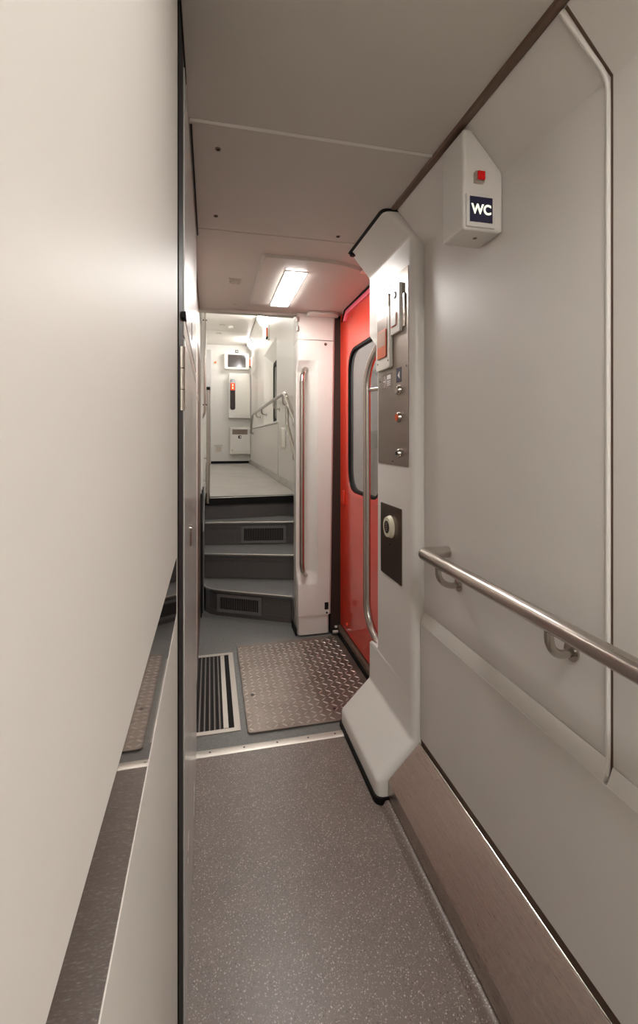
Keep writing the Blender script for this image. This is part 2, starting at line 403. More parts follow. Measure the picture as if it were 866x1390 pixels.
# raised bead down the joint and along the cove
bead = rounded([(.672, yseam+.006, CZ-.010), (XW-.001, yseam+.006, 2.080), (XW-.001, yseam+.006, .70), (XW-.004, yseam+.006, .668)], .03, 6)
MB().tube(bead, .0048, 10).build('bead', M['pillar'], t)
MB().prism([(XW+.003, .6562), (XW+.003, 2.08), (.680, CZ-.004), (W+.1, CZ-.004), (W+.1, .6562)], 'y', yseam-.0038, yseam+.0038).build('joint', M['bronze'], t)

o = MB().prism([(.650, CZ-.0005), (.653, CZ-.0085), (.664, CZ-.0085), (.676, CZ-.0035), (.676, CZ-.0005)], 'y', YB+.02, 1.602).build('trim_2', M['bronze'])
tag(o, 'bronze strip where the near ceiling meets the right cove', 'trim', kind='structure')

t = thing('kick_plate', (.7, .3, 0), 'brushed steel kick plate sloping along the foot of the right wall', 'kick plate')
MB().prism([(.641, .0225), (.641, .084), (.648, .092), (W-.012, .2035), (W-.0075, .2035), (W-.0075, .0225)], 'y', YB+.02, 1.612).build('plate', M['kick'], t, bev=.003, seg=3)
MB().tube([(W-.011, YB+.02, .2045), (W-.011, 1.611, .2045)], .0022, 8).build('top_lip', M['tube'], t)
MB().box(W-.0030, W+.05, YB+.02, 1.612, .196, .2215).build('shadow_seal', M['bronze'], t)
n = Vector((-.1115, 0, .128)).normalized()
n = Vector((-.66, 0, .75))
for y in (1.475,): MB().disc((.679, y, .1185), n, .0055, .002, 14).build('screw_hole', M['hole'], t)

t = thing('wall_handrail', (.70, 1.0, .96), 'brushed steel handrail on the right wall above the ledge', 'handrail')
xr = .690
MB().tube(rounded([(XW+.01, 1.43, .966), (xr, 1.43, .966), (xr, YB+.3, .958)], .022, 8), .0195, 24).build('rail', M['tube'], t)
for y in (1.318, .835, .2, -.6, -1.2):
    b = MB().tube([(xr, y, .95)]+[(xr+(XW-.001-xr)*(1-math.cos(k*PI/24)), y+.042*(1-math.cos(k*PI/24)), .935-.059*math.sin(k*PI/24)) for k in range(13)], .0098, 14).build('bracket', M['tube'], t)
    MB().disc((XW-.005, y+.042, .876), (1, 0, 0), .021, .005, 20).build('rosette', M['tube'], b)

# WC box
t = thing('toilet_sign_box', (.72, 1.18, 1.91), 'cream box under the cove with a lit WC sign and red lamp', 'sign')
bx0, by0, by1 = .664, 1.127, 1.245
prof = [(bx0, 1.915), (bx0, CZ-.004), (.676, CZ-.0045), (XW-.001, 2.079), (XW-.001, 1.915)]
body = MB().prism([(bx0, 1.915), (bx0, 2.188), (.689, 2.188), (XW-.0005, 2.082), (XW-.0005, 1.915)], 'y', by0, by1).build('housing', M['pillar'], t, bev=.010, seg=4)
# lower part narrows toward the back
y = by0
fr = MB().box(.670, .757, y-.006, y+.004, 1.921, 2.012).build('sign_frame', M['pillar'], t, bev=.003, seg=3)
sg = MB().box(.6795, .7475, y-.0075, y-.004, 1.9335, 2.0015).build('sign_face', M['navy'], t)
text('sign_letters', 'WC', .040, M['glow'], sg, Matrix.Translation((.7135, y-.0082, 1.9665)) @ Matrix.Rotation(PI/2, 4, 'X') @ Matrix.Diagonal((.84, .92, 1, 1)), bold=.0011)
lm = MB().box(.694, .722, y-.012, y+.004, 2.040, 2.070).build('lamp_base', M['kick'], t, bev=.0025)
MB().box(.699, .7205, y-.0165, y-.0115, 2.0455, 2.068).build('red_lamp', M['redlens'], t, bev=.002)
MB().disc((.728, 1.175, 1.9155), (0, 0, -1), .006, .0015, 12).build('screw', M['bronze'], t)

# ------------------------------------------------------------------ pillar A (control pillar)
t = thing('control_pillar', (.76, 1.86, 0), 'moulded cream pillar with flared foot and head carrying the door controls', 'pillar')
def pring(z, xi, yb, yf=1.615, rf=.033, rb=.012, xo=.915):
    p = roundpoly([(xo, yf), (xi, yf), (xi, yb), (xo, yb)], [0.0001, rf, rb, .0001], 6)
    return [(a, b, z) for a, b in p]
levels = [(.024, .600, 2.098), (.072, .600, 2.100), (.080, .603, 2.100), (.088, .610, 2.101), (.205, .733, 2.104), (.212, .738, 2.104), (.222, .740, 2.104), (.378, .740, 2.104), (.390, .740, 2.085), (.398, .740, 2.0), (.410, .740, 1.993),
          (1.74, .740, 1.993), (1.765, .740, 2.0), (1.83, .740, 2.095), (1.845, .740, 2.104), (2.105, .740, 2.104), (2.113, .737, 2.104), (2.12, .729, 2.1), (2.192, .627, 2.035)]
rings = [pring(z, x, y) for z, x, y in levels]
MB().loft(rings).build('pillar_body', M['pillar'], t, smooth=50)
MB().loft([pring(.0008, .592, 2.11, 1.607), pring(.0235, .594, 2.108, 1.609)]).build('rubber_foot', M['black'], t, smooth=50)
MB().disc((.633, 2.022, 2.180), (0, 0, 1), .013, .0185, 14, .018).build('rubber_buffer', M['black'], t)
MB().loft([pring(2.1922, .624, 2.042, 1.6115), pring(2.1985, .616, 2.050, 1.608)]).build('rubber_head', M['black'], t, smooth=50)
# grab bar of pillar A
g = thing('door_grab_bar', (.77, 2.15, 1.1), 'long bent steel grab bar fixed to the control pillar before the red door', 'handrail')
MB().tube(rounded([(.775, 1.99, 1.83), (.757, 2.185, 1.69), (.757, 2.185, .46), (.775, 2.0, .355)], .09, 10), .0185, 20).build('bar', M['tube'], g)
MB().tube([(.757, 2.185, 1.59), (.80, 2.12, 1.59), (.85, 2.07, 1.59)], .010, 12).build('stand_off', M['tube'], g)

# control plate and units on the pillar face (face plane x=.74, facing -x)
xf = .7395
c = thing('door_control_panel', (xf, 1.81, 1.6), 'tall brushed steel panel of door buttons and locks on the control pillar', 'control panel')
MB().prism(rrect(1.648, 1.972, 1.240, 2.014, .010), 'x', xf-.0025, xf).build('panel_plate', M['plate'], c, bev=.0008)
xp = xf-.0025
# emergency handle unit with orange window
u = MB(); u.prism(rrect(1.80, 1.958, 1.643, 1.90, .015), 'x', xp-.016, xp)
u = u.build('emergency_release', M['white'], c, bev=.004, seg=3)
MB().prism(rrect(1.822, 1.938, 1.692, 1.862, .008), 'x', xp-.0172, xp-.0155).build('window_recess', M['darkplate'], u)
MB().prism(rrect(1.828, 1.930, 1.694, 1.812, .008), 'x', xp-.021, xp-.017).build('orange_window', M['orange'], u, bev=.002)
MB().prism(rrect(1.834, 1.924, 1.742, 1.806, .006), 'x', xp-.0217, xp-.0208).build('window_label', M['peach'], u)  # thin pale plate paints the glare on the window glass
for (yy, zz) in ((1.815, 1.675), (1.935, 1.675)): MB().disc((xp-.016, yy, zz), (-1, 0, 0), .004, .001, 10).build('screw', M['dark'], u)
u2 = MB(); u2.prism(rrect(1.825, 1.965, 1.902, 1.958, .004), 'x', xp-.010, xp)
u2.build('upper_housing', M['plate'], c, bev=.003)
MB().box(xp-.0115, xp-.010, 1.84, 1.95, 1.908, 1.925).build('printed_strip', M['signwhite'], c)
# lock box with keyhole and red tell-tale
b = MB().prism(rrect(1.700, 1.796, 1.772, 1.965, .006), 'x', xp-.014, xp).build('lock_box', M['white'], c, bev=.003)
MB().disc((xp-.014, 1.745, 1.925), (-1, 0, 0), .014, .003, 20).build('lock_cylinder', M['dark'], b)
MB().disc((xp-.017, 1.745, 1.925), (-1, 0, 0), .007, .001, 16).build('lock_core', M['tube'], b)
MB().prism(rrect(1.716, 1.785, 1.868, 1.905, .004), 'x', xp-.0152, xp-.0135).build('flap', M['plate'], b)
MB().prism(rrect(1.728, 1.788, 1.800, 1.856, .006), 'x', xp-.0155, xp-.0135).build('red_tell_tale', M['orange'], b)
MB().prism(rrect(1.728, 1.776, 1.803, 1.852, .006), 'x', xp-.019, xp-.0152).build('push_cover', M['white'], b, bev=.001)
# back plate behind lock box
MB().prism(rrect(1.672, 1.699, 1.785, 1.915, .003), 'x', xp-.006, xp).build('side_cover', M['kick'], c, bev=.002)
MB().disc((xp-.0008, 1.828, 1.992), (-1, 0, 0), .004, .001, 10).build('screw', M['dark'], c)
for (yy, zz) in ((1.662, 1.63), (1.945, 1.60), (1.80, 1.255)): MB().disc((xp-.0005, yy, zz), (-1, 0, 0), .004, .001, 10).build('screw', M['dark'], c)
# stickers
s1 = MB().box(xp-.0008, xp, 1.815, 1.92, 1.565, 1.625).build('arrow_sticker', M['brownprint'], c)
m_ = MB()
def yz(pts, x0_, x1_): m_.prism(pts, 'x', x0_, x1_)
yz([(1.905, 1.592), (1.905, 1.598), (1.885, 1.598), (1.885, 1.592)], xp-.0014, xp-.0006)
yz([(1.893, 1.618), (1.897, 1.618), (1.876, 1.595), (1.872, 1.595)], xp-.0014, xp-.0006)
yz([(1.893, 1.572), (1.897, 1.572), (1.876, 1.595), (1.872, 1.595)], xp-.0014, xp-.0006)
yz([(1.862, 1.600), (1.822, 1.600), (1.822, 1.618), (1.862, 1.618)], xp-.0014, xp-.0006)
for zz in (1.590, 1.582, 1.574): yz([(1.862, zz), (1.825, zz), (1.825, zz+.004), (1.862, zz+.004)], xp-.0014, xp-.0006)
m_.build('arrow_print', M['signwhite'], s1)
s2 = MB().box(xp-.0008, xp, 1.711, 1.763, 1.574, 1.633).build('blue_sticker', M['navy'], c)
MB().prism([(1.748, 1.6035), (1.728, 1.618), (1.728, 1.589)], 'x', xp-.0015, xp-.0006).build('triangle_print', M['signwhite'], s2)
for zz, mm in ((1.543, 'tube'), (1.434, 'bronze'), (1.290, 'tube')):
    q = MB(); q.disc((xp, 1.735, zz), (-1, 0, 0), .021 if zz > 1.3 else .018, .011, 24, .018 if zz > 1.3 else .015); q = q.build('push_button', M['tube'], c, smooth=40)
    MB().disc((xp-.0108, 1.735, zz), (-1, 0, 0), .014 if zz > 1.3 else .007, .0025, 20).build('button_core', M['kick'] if mm == 'tube' and zz > 1.3 else (M['orange'] if mm == 'bronze' else M['hole']), q)
# lower dark plate with round button
c = thing('round_button_panel', (xf, 1.83, .9), 'dark bronze plate with a cream ringed round button on the control pillar', 'control panel')
MB().prism(rrect(1.712, 1.942, .764, 1.069, .006), 'x', xf-.0025, xf).build('panel_plate', M['darkplate'], c, bev=.0008)
ring = MB().disc((xf-.0025, 1.828, .979), (-1, 0, 0), .0475, .016, 36, .041).build('button_ring', M['cream'], c, smooth=40)
MB().disc((xf-.0183, 1.828, .979), (-1, 0, 0), .026, .002, 28).build('button_face', M['dark'], c)
m_ = MB()
for k in range(5): m_.box(xf-.0213, xf-.0202, 1.818, 1.838, .962+k*.008, .9655+k*.008)
m_.build('button_print', M['kick'], c)
MB().disc((xf-.0025, 1.828, .905), (-1, 0, 0), .0065, .0012, 14).build('key_hole', M['hole'], c)

# ------------------------------------------------------------------ pillar B (beyond the door)
t = thing('grab_bar_pillar', (.69, 3.2, 0), 'cream pillar between the stairs and the red door with a scooped front', 'pillar')
def bring(z, rec, xrt, dx=0):
    r = rec
    p = [(.588, 3.30), (.580, 3.165), (.576, 3.115+.030*r), (.584, 3.092+.050*r), (.612, 3.090+.062*r), (.655, 3.090+.062*r), (.694, 3.090+.036*r), (.716, 3.090), (xrt-.012, 3.090), (xrt, 3.100), (xrt, 3.30)]
    return [(a, b, z) for a, b in p]
def xrt(z): return .807+.034*z/2.19
lv = [(.142, 0), (.350, 0), (.362, .12), (.425, .92), (.44, 1), (1.80, 1), (1.815, .92), (1.875, .1), (1.885, .0), (2.018, 0)]
MB().loft([bring(z, r, xrt(z)) for z, r in lv]).build('pillar_body', M['pillar'], t, smooth=35)
MB().loft([bring(z, 0, xrt(z)) for z in (2.022, CZ-.001)]).build('head_cover', M['pillar'], t, smooth=35)
MB().loft([[(a+(.004 if i < 4 else -.008 if i > 7 else 0), b+.006, z) for i, (a, b, z) in enumerate(bring(zz, 0, .805))] for zz in (.0125, .138)]).build('foot_cover', M['pillar'], t, smooth=35)
MB().box(.569, .5765, 3.12, 3.29, .0008, .045).build('rubber_edge', M['black'], t)
MB().box(.765, .793, 3.0885, 3.094, .155+.02, .225).build('socket', M['hole'], t, bev=.002)
MB().disc((.781, 3.0905, .153), (0, -1, 0), .0075, .002, 14).build('screw', M['dark'], t)
MB().disc((.772, 3.0905, 1.995), (0, -1, 0), .010, .003, 16).build('screw', M['bronze'], t)
for z in (2.075, 2.14): MB().box(.571, .588, 3.082, 3.098, z, z+.034).build('clip', M['kick'], t, bev=.003)
g = thing('pillar_grab_bar', (.60, 3.07, 1.1), 'vertical steel grab bar in the scoop of the pillar beside the stairs', 'handrail')
MB().tube(rounded([(.650, 3.155, 1.845), (.602, 3.062, 1.775), (.602, 3.062, .46), (.650, 3.155, .395)], .07, 8), .0165, 18).build('bar', M['tube'], g)

# black seal + roller beyond pillar B
o = MB(); o.loft([[(xrt(0)+.0015, 3.10, .012), (.885, 3.10, .012), (.885, 3.30, .012), (xrt(0)+.0015, 3.30, .012)], [(xrt(2.19)+.0015, 3.10, 2.198), (.887, 3.10, 2.198), (.887, 3.30, 2.198), (xrt(2.19)+.0015, 3.30, 2.198)]])
o = o.build('door_seal', M['dark']); tag(o, 'tall black rubber seal between the far pillar and red door', 'seal')
t = thing('door_roller', (.84, 3.06, .02), 'small white roller on a black bracket at the foot of the door seal', 'roller')
MB().box(.812, .852, 3.072, 3.098, .0112, .04).build('bracket', M['black'], t, bev=.003)
MB().tube([(.815, 3.058, .030), (.850, 3.058, .030)], .011, 14).build('roller', M['alupaint'], t)
MB().tube([(.836, 3.085, .052), (.852, 3.085, .052)], .009, 12).build('pin', M['alupaint'], t)

# ------------------------------------------------------------------ red door
t = thing('door_2', (.94, 2.6, 0), 'glossy red train door with a rounded window, right of the chequer plate', 'door', kind='structure')
X0, X1 = .880, .915
dy0, dy1, dz0, dz1 = 2.108, 3.098, .068, 2.199
win = [(2.10, 1.03), (3.045, 1.03), (3.045, 1.93), (2.10, 1.93)]
wy0, wy1, wz0, wz1 = 2.30, 2.895, 1.015, 1.915
# leaf with a hole: build as a ring between outer rectangle and rounded window
def leafwith(y0_, y1_, z0_, z1_, hole, x0_, x1_):
    m_ = MB(); n_ = len(hole)
    cy, cz = (y0_+y1_)/2, (z0_+z1_)/2
    hc = (sum(p[0] for p in hole)/n_, sum(p[1] for p in hole)/n_)
    outer = []
    for (a, b_) in hole:
        dx_, dz_ = a-hc[0], b_-hc[1]
        s_ = min(((y1_ if dx_ > 0 else y0_)-hc[0])/dx_ if abs(dx_) > 1e-6 else 1e9, ((z1_ if dz_ > 0 else z0_)-hc[1])/dz_ if abs(dz_) > 1e-6 else 1e9)
        outer.append((hc[0]+dx_*s_, hc[1]+dz_*s_))
    # snap the nearest outer points to the four corners
    for cr in ((y0_, z0_), (y1_, z0_), (y1_, z1_), (y0_, z1_)):
        k = min(range(n_), key=lambda i: (outer[i][0]-cr[0])**2+(outer[i][1]-cr[1])**2); outer[k] = cr
    r = [[(x0_, *p) for p in outer], [(x0_, *p) for p in hole], [(x1_, *p) for p in hole], [(x1_, *p) for p in outer], [(x0_, *p) for p in outer]]
    m_.loft(r, caps=False); return m_
hole = rrect(wy0, wy1, wz0, wz1, .15, 8)
leafwith(dy0, dy1, dz0, dz1, hole, X0, X1).build('door_leaf', M['red'], t, smooth=30)
def ringloft(o_, i_, x0_, x1_):
    m_ = MB(); m_.loft([[(x0_, *p) for p in o_], [(x0_, *p) for p in i_], [(x1_, *p) for p in i_], [(x1_, *p) for p in o_], [(x0_, *p) for p in o_]], caps=False); return m_
ringloft(rrect(wy0-.04, wy1+.04, wz0-.04, wz1+.04, .18, 8), rrect(wy0-.006, wy1+.006, wz0-.006, wz1+.006, .155, 8), X0-.006, X0-.0005).build('window_surround', M['red'], t, bev=.002)
ringloft(rrect(wy0-.005, wy1+.005, wz0-.005, wz1+.005, .155, 8), rrect(wy0+.009, wy1-.009, wz0+.009, wz1-.009, .145, 8), X0-.004, X1-.004).build('window_seal', M['black'], t)
MB().prism(rrect(wy0+.005, wy1-.005, wz0+.005, wz1-.005, .15, 8), 'x', X0+.012, X0+.018).build('window_pane', M['glass'], t)
MB().box(X0-.0125, X0-.0005, 2.985, 3.03, .905, 1.0).build('hinge_cover', M['red'], t, bev=.004)
MB().disc((X0-.0005, 2.93, .125), (-1, 0, 0), .012, .008, 12).build('stop', M['red'], t)
mb = MB(); mb.disc((X0-.0005, 2.84, 2.125), (-1, 0, 0), .006, .003, 10); mb.build('screw', M['tube'], t)
# pink edge and dark gasket over the door
t2 = thing('trim_3', (.87, 2.6, 2.19), 'pink strip over the top of the red door', 'trim', kind='structure')
MB().prism([(2.11, 2.1985), (2.92, 2.1985), (2.985, 2.135), (2.955, 2.125), (2.90, 2.163), (2.11, 2.163)], 'x', .866, .8795).build('pink_strip', M['pink'], t2)
MB().tube([(.862, 2.11, 2.194), (.862, 2.93, 2.194), (.862, 3.00, 2.13)], .0045, 8).build('gasket', M['black'], t2)
# sill
t = thing('door_sill', (.87, 2.6, 0), 'rounded dark metal sill along the foot of the red door', 'door sill')
MB().box(.853, .8795, 2.112, 3.071, .0, .030).build('sill_base', M['black'], t)
MB().prism([(.857, .0302), (.857, .050), (.862, .060), (.870, .0645), (.8795, .0645), (.8795, .0302)], 'y', 2.112, 3.097).build('sill_bar', M['bronze'], t, bev=.003)
MB().box(.8797, .93, 2.10, 3.30, .0, .066).build('sill_core', M['black'], t)
# wall above/behind door line
# ------------------------------------------------------------------ vestibule ceiling
t = thing('ceiling', (.35, .5, CZ), 'grey-beige ceiling of panels over the near corridor and entrance', 'ceiling', kind='structure')
MB().box(-.13, .70, YB+.001, 1.276, CZ, CZ+.03).build('ceiling_panel', M['ceil'], t, bev=.0015)
MB().prism([(1.277, CZ-.0), (1.284, CZ-.003), (1.290, CZ), (1.290, CZ+.03), (1.277, CZ+.03)], 'x', -.053, .66).build('panel_lip', M['pillar'], t)
MB().box(-.13, .99, 1.291, 1.936, CZ, CZ+.03).build('ceiling_panel', M['ceil'], t, bev=.0015)
MB().box(-.13, .99, 1.940, YH-.001, CZ, CZ+.03).build('ceiling_panel', M['ceil'], t, bev=.0015)
MB().box(-.0525, -.047, 1.30, 2.0, CZ-.004, CZ-.0005).build('edge_gasket', M['black'], t)
# raised rounded lamp panel
unit = roundpoly([(.243, 2.14), (.60, 2.14), (.835, 2.26), (.85, 2.95), (.247, 2.95)], [.02, .25, .12, .05, .02], 6)
pn = MB().loft([[(a, b, CZ-.014) for a, b in unit], [(a+(-.006 if a < .5 else .006), b+(-.006 if b < 2.5 else .006), CZ-.0005) for a, b in unit]]).build('lamp_panel', M['ceil'], t, smooth=25)
for (x, y) in ((.023, 1.394), (.022, 1.816), (.525, 1.884)):
    o = MB().disc((x, y, CZ), (0, 0, -1), .0085, .0025, 18).build('screw', M['bronze'], t)
    MB().disc((x, y, CZ-.0025), (0, 0, -1), .0045, .0008, 10).build('screw_socket', M['hole'], o)
MB().prism(rrect(.735, .83, 2.19, 2.235, .01), 'z', CZ-.018, CZ-.0145).build('cover_cap', M['white'], t)
def lampthing(x0_, x1_, y0_, y1_, z, lab, fm, grp=None):
    q = thing('ceiling_light', ((x0_+x1_)/2, (y0_+y1_)/2, z), lab, 'ceiling light', grp)
    f_ = MB()
    f_.loft([[(x0_-.006, y0_-.006, z-.004), (x1_+.006, y0_-.006, z-.004), (x1_+.006, y1_+.006, z-.004), (x0_-.006, y1_+.006, z-.004)], [(x0_-.006, y0_-.006, z-.0002), (x1_+.006, y0_-.006, z-.0002), (x1_+.006, y1_+.006, z-.0002), (x0_-.006, y1_+.006, z-.0002)]])
    f_.build('frame', M['white'], q)
    MB().box(x0_, x1_, y0_, y1_, z-.009, z-.0042).build('diffuser', fm, q, bev=.001)
    return q
lampthing(.372, .474, 2.295, 2.885, CZ-.014, 'bright rectangular ceiling light in the entrance ceiling panel', M['lampface'])
# small twin sensor
t = thing('ceiling_sensor', (.13, 2.54, CZ), 'small twin-lens fitting in the ceiling left of the bright light', 'ceiling fitting')
MB().prism(rrect(.095, .168, 2.50, 2.585, .006), 'z', CZ-.003, CZ-.0002).build('bezel', M['alupaint'], t)
for xx in (.101, .135): MB().prism(rrect(xx, xx+.028, 2.507, 2.578, .004), 'z', CZ-.006, CZ-.003).build('lens', M['kick'], t, bev=.001)
o = MB().disc((.16, 2.99, CZ), (0, 0, -1), .014, .003, 20).build('ceiling_button', M['ceil']); tag(o, 'tiny round plug in the ceiling near the stair header', 'ceiling plug')
# protruding housing over door, next to pillar B
o = MB(); o.prism(roundpoly([(.64, 3.02), (.80, 2.995), (.852, 3.03), (.855, 3.085), (.64, 3.085)], [.03, .03, .02, .0005, .0005], 4), 'z', CZ-.022, CZ-.001)
o = o.build('door_drive_cover', M['pillar'], bev=.006, seg=3); tag(o, 'small cream cover under the ceiling above the far pillar', 'cover')

# header over stairs
t = thing('wall_header', (.35, YH, CZ), 'bulkhead above the opening to the stairs', 'wall', kind='structure')
MB().box(-.13, 1.10, YH, YH+.045, CZ-.010, UC+.02).build('bulkhead', M['ceil'], t)
MB().box(-.07, .562, YH-.006, YH+.05, CZ-.018, CZ-.0102).build('header_edge', M['alupaint'], t)
MB().box(-.07, -.064, 2.0, YH-.007, CZ-.008, CZ-.0005).build('side_gasket', M['bronze'], t)

# ------------------------------------------------------------------ enclosure behind/right
o = MB().box(-.13, .90, YB-.05, YB, -.04, CZ+.03).build('wall_back', M['wall']); tag(o, 'cream end wall of the corridor behind the viewer', 'wall', kind='structure')
o = MB().box(-.12, -.099, YB+.001, 1.0, -.04, CZ-.001).build('wall_left.003', M['wall']); tag(o, 'wall core behind the glossy door', 'wall', kind='structure')
lampthing(.25, .352, -1.45, -.86, CZ, 'added unseen rectangular ceiling light over the corridor end behind the viewer', M['lampface'])  # unseen light, added to brighten the near corridor
lampthing(.25, .352, -.45, .14, CZ, 'added unseen rectangular ceiling light over the corridor just behind the viewer', M['lampface'])  # second added light out of view, lifts the nearest walls and floor

# ------------------------------------------------------------------ saloon
t = thing('wall_right.001', (XR, 7, UF), 'white right wall of the upper saloon with recessed windows', 'wall', kind='structure')
XO = 1.0
def wbox(ya, yb, za, zb, nm='wall_panel', x0_=XR, mm='salon'): return MB().box(x0_, XO, ya, yb, za, zb).build(nm, M[mm], t)
wbox(3.31, 6.05, UF-.8, UC-.22)
wbox(6.05, YE, UF-.04, 1.545, 'lower_panel')
WIN = [(6.19, 7.30), (8.95, 9.75)]
wbox(6.05, 6.19, 1.58, UC-.22); wbox(7.72, 8.75, 1.58, UC-.22); wbox(9.95, YE, 1.58, UC-.22)
wbox(6.19, 7.72, 2.72, UC-.22); wbox(8.75, 9.95, 2.72, UC-.22)
def reveal(ya, yb, yc):   # ya near edge, yb glass far edge, yc chamfer outer edge
    MB().prism([(XR, yc), (XO, yb), (XO, yc)], 'z', 1.58, 2.72).build('reveal', M['salon'], t)
    MB().prism([(XR, 2.72), (XO, 2.5), (XO, 2.72)], 'y', ya, yc).build('reveal_top', M['salon'], t)
reveal(6.19, 7.25, 7.72); reveal(8.75, 9.6, 9.95)
MB().box(XR-.022, XO, 6.052, YE, 1.55, 1.58).build('ledge', M['salon'], t, bev=.006)
MB().box(XR-.001, XR+.02, 6.052, YE, 1.545, 1.5495).build('ledge_shadow_gap', M['dark'], t)
MB().box(XR-.004, XR-.0005, 6.045, 6.049, UF+.05, 1.56).build('seam', M['jamb'], t)
MB().prism([(XR-.03, UF+.001), (XR-.03, UF+.012), (XR-.0005, UF+.07), (XR-.0005, UF+.001)], 'y', 4.51, YE).build('skirting', M['landing'], t)
# rounded cove from wall to ceiling
cv = [(XR, 3.1795), (XR-.002, 3.22), (.855, 3.27), (.775, UC), (1.02, UC), (1.02, 3.1795)]
MB().prism(cv, 'y', YH+.05, YE).build('cove', M['salon'], t, smooth=60)
for i, (ya, yb) in enumerate(((6.19, 7.25), (8.75, 9.6))):
    w = thing('window_%d' % (i+1), (XO, (ya+yb)/2, 1.6), ('nearer' if i == 0 else 'farther')+' black framed saloon window above the right ledge', 'window', kind='structure')
    ringloft(rrect(ya, yb, 1.60, 2.52, .09, 6), rrect(ya+.05, yb-.05, 1.65, 2.46, .06, 6), XO-.035, XO+.01).build('window_frame', M['black'], w)
    MB().prism(rrect(ya+.04, yb-.04, 1.64, 2.47, .06, 6), 'x', XO-.006, XO).build('pane', M['screen'], w)
    MB().box(XO-.02, XO-.008, yb-.16, yb-.06, 1.66, 2.45).build('blind', M['jamb'], w)

o = thing('wall_far', (.4, YE, UF), 'white end wall of the upper saloon', 'wall', kind='structure')
MB().box(-.15, 1.02, YE, YE+.05, UF-.04, UC+.02).build('wall_panel', M['salon'], o)
MB().box(-.0705, .02, YE-.012, YE-.0005, UF+.05, UC-.12).build('side_strip', M['jamb'], o)
MB().box(.02, XR-.03, YE-.02, YE-.0005, UF+.0005, UF+.05).build('base_strip', M['black'], o)
t = thing('ceiling.001', (.4, 7, UC), 'pale saloon ceiling beyond the header', 'ceiling', kind='structure')
MB().box(-.15, 1.02, YH+.046, 9.03, UC+.0005, UC+.03).build('ceiling_panel', M['salonceil'], t, bev=.002)
MB().box(-.15, 1.02, 9.045, YE+.05, UC+.0005, UC+.03).build('ceiling_panel', M['salonceil'], t, bev=.002)
MB().box(.762, .773, YH+.05, YE-.001, UC-.008, UC).build('cove_seam', M['bronze'], t)
for (x, y) in ((.22, 8.56), (.17, 9.25)):
    o = MB().box(x-.05, x+.05, y-.03, y+.03, UC-.008, UC).build('ceiling_vent', M['kick']); tag(o, 'small grey slotted vent in the saloon ceiling, '+('nearer' if y < 9 else 'farther')+' of two', 'vent')
o = MB().disc((.368, 8.64, UC), (0, 0, -1), .05, .03, 24, .04).build('smoke_detector', M['white'], smooth=40); tag(o, 'round white detector on the saloon ceiling beside the vent', 'smoke detector')
# cove lamps
sx, sz = (.855-.775), (3.27-UC)
for k, (ya, yb) in enumerate(((3.9, 4.7), (6.95, 7.85), (9.5, 9.95))):
    lab = ['lit cove lamp above the stairs hidden by the header', 'lit cove lamp just beyond the header edge', 'lit cove lamp near the saloon end wall'][k]
    q = thing('cove_lamp', (.81, ya, 3.3), lab, 'cove lamp', 'cove lamps over the saloon windows')
    ax, az = .778, UC-.022; bx_, bz = .845, 3.262
    MB().prism([(.7745, UC-.008), (ax-.008, az-.008), (bx_-.005, bz-.006), (.8545, 3.2665)], 'y', ya-.02, yb+.02).build('housing', M['white'], q)
    MB().prism([(ax-.0085, az-.0085), (ax-.012, az-.014), (bx_-.009, bz-.013), (bx_-.0055, bz-.0065)], 'y', ya, yb).build('diffuser', M['saloonlamp'], q)

# monitor etc. on end wall
def onwall(x0_, x1_, z0_, z1_, d, r=.02): return MB().prism(rrect(x0_, x1_, z0_, z1_, r), 'y', YE-d, YE-.0005)
t = thing('monitor', (.57, YE-.08, 2.86), 'wall monitor with white rounded bezel on the saloon end wall', 'monitor')
onwall(.299, .845, 2.857, 3.211, .12, .05).build('bezel', M['white'], t, bev=.012, seg=3)
MB().prism(rrect(.379, .764, 2.903, 3.175, .012), 'y', YE-.123, YE-.1202).build('screen', M['screen'], t)
t = thing('wall_cabinet', (.65, YE-.1, 1.79), 'white wall cabinet with a dark oval window below the monitor', 'cabinet')
onwall(.400, .862, 1.793, 2.762, .16, .01).build('body', M['salon'], t, bev=.008)
MB().box(.545, .850, YE-.168, YE-.1605, 1.845, 2.75).build('door', M['white'], t, bev=.003)
MB().prism(rrect(.424, .535, 1.968, 2.640, .055, 8), 'y', YE-.166, YE-.1605).build('oval_window', M['darkglass'], t)
MB().box(.438, .522, YE-.1675, YE-.1662, 2.40, 2.55).build('red_display', M['orangelamp'], t)
m_ = MB(); m_.box(.470, .492, YE-.1685, YE-.1676, 2.425, 2.465); m_.box(.470, .492, YE-.1685, YE-.1676, 2.485, 2.525); m_.build('display_print', M['glow'], t)
t = thing('waste_bin', (.65, YE-.1, 1.0), 'white wall waste bin with a dark slot below the cabinet', 'waste bin')
onwall(.42, .862, 1.006, 1.593, .14, .012).build('body', M['white'], t, bev=.008)
MB().box(.45, .84, YE-.148, YE-.1405, 1.06, 1.57).build('front', M['salon'], t, bev=.004)
MB().box(.474, .800, YE-.1505, YE-.1482, 1.435, 1.545).build('slot', M['darkplate'], t)
MB().box(.60, .665, YE-.1495, YE-.1482, 1.345, 1.41).build('dark_symbol', M['hole'], t)
MB().box(.632, .655, YE-.1505, YE-.1496, 1.36, 1.395).build('symbol_print', M['signwhite'], t)
MB().disc((.475, YE-.148, 1.09), (0, -1, 0), .016, .004, 14).build('lock', M['kick'], t)
t = thing('wall_socket', (.18, YE, 1.1), 'small grey socket low on the saloon end wall', 'socket')
onwall(.13, .24, 1.06, 1.17, .012, .01).build('plate', M['kick'], t)
MB().box(.10, .27, YE-.03, YE-.0005, 1.185, 1.20).build('hood', M['alupaint'], t)
t = thing('alarm_button', (.115, YE, 3.01), 'small red round button high on the saloon end wall', 'button')
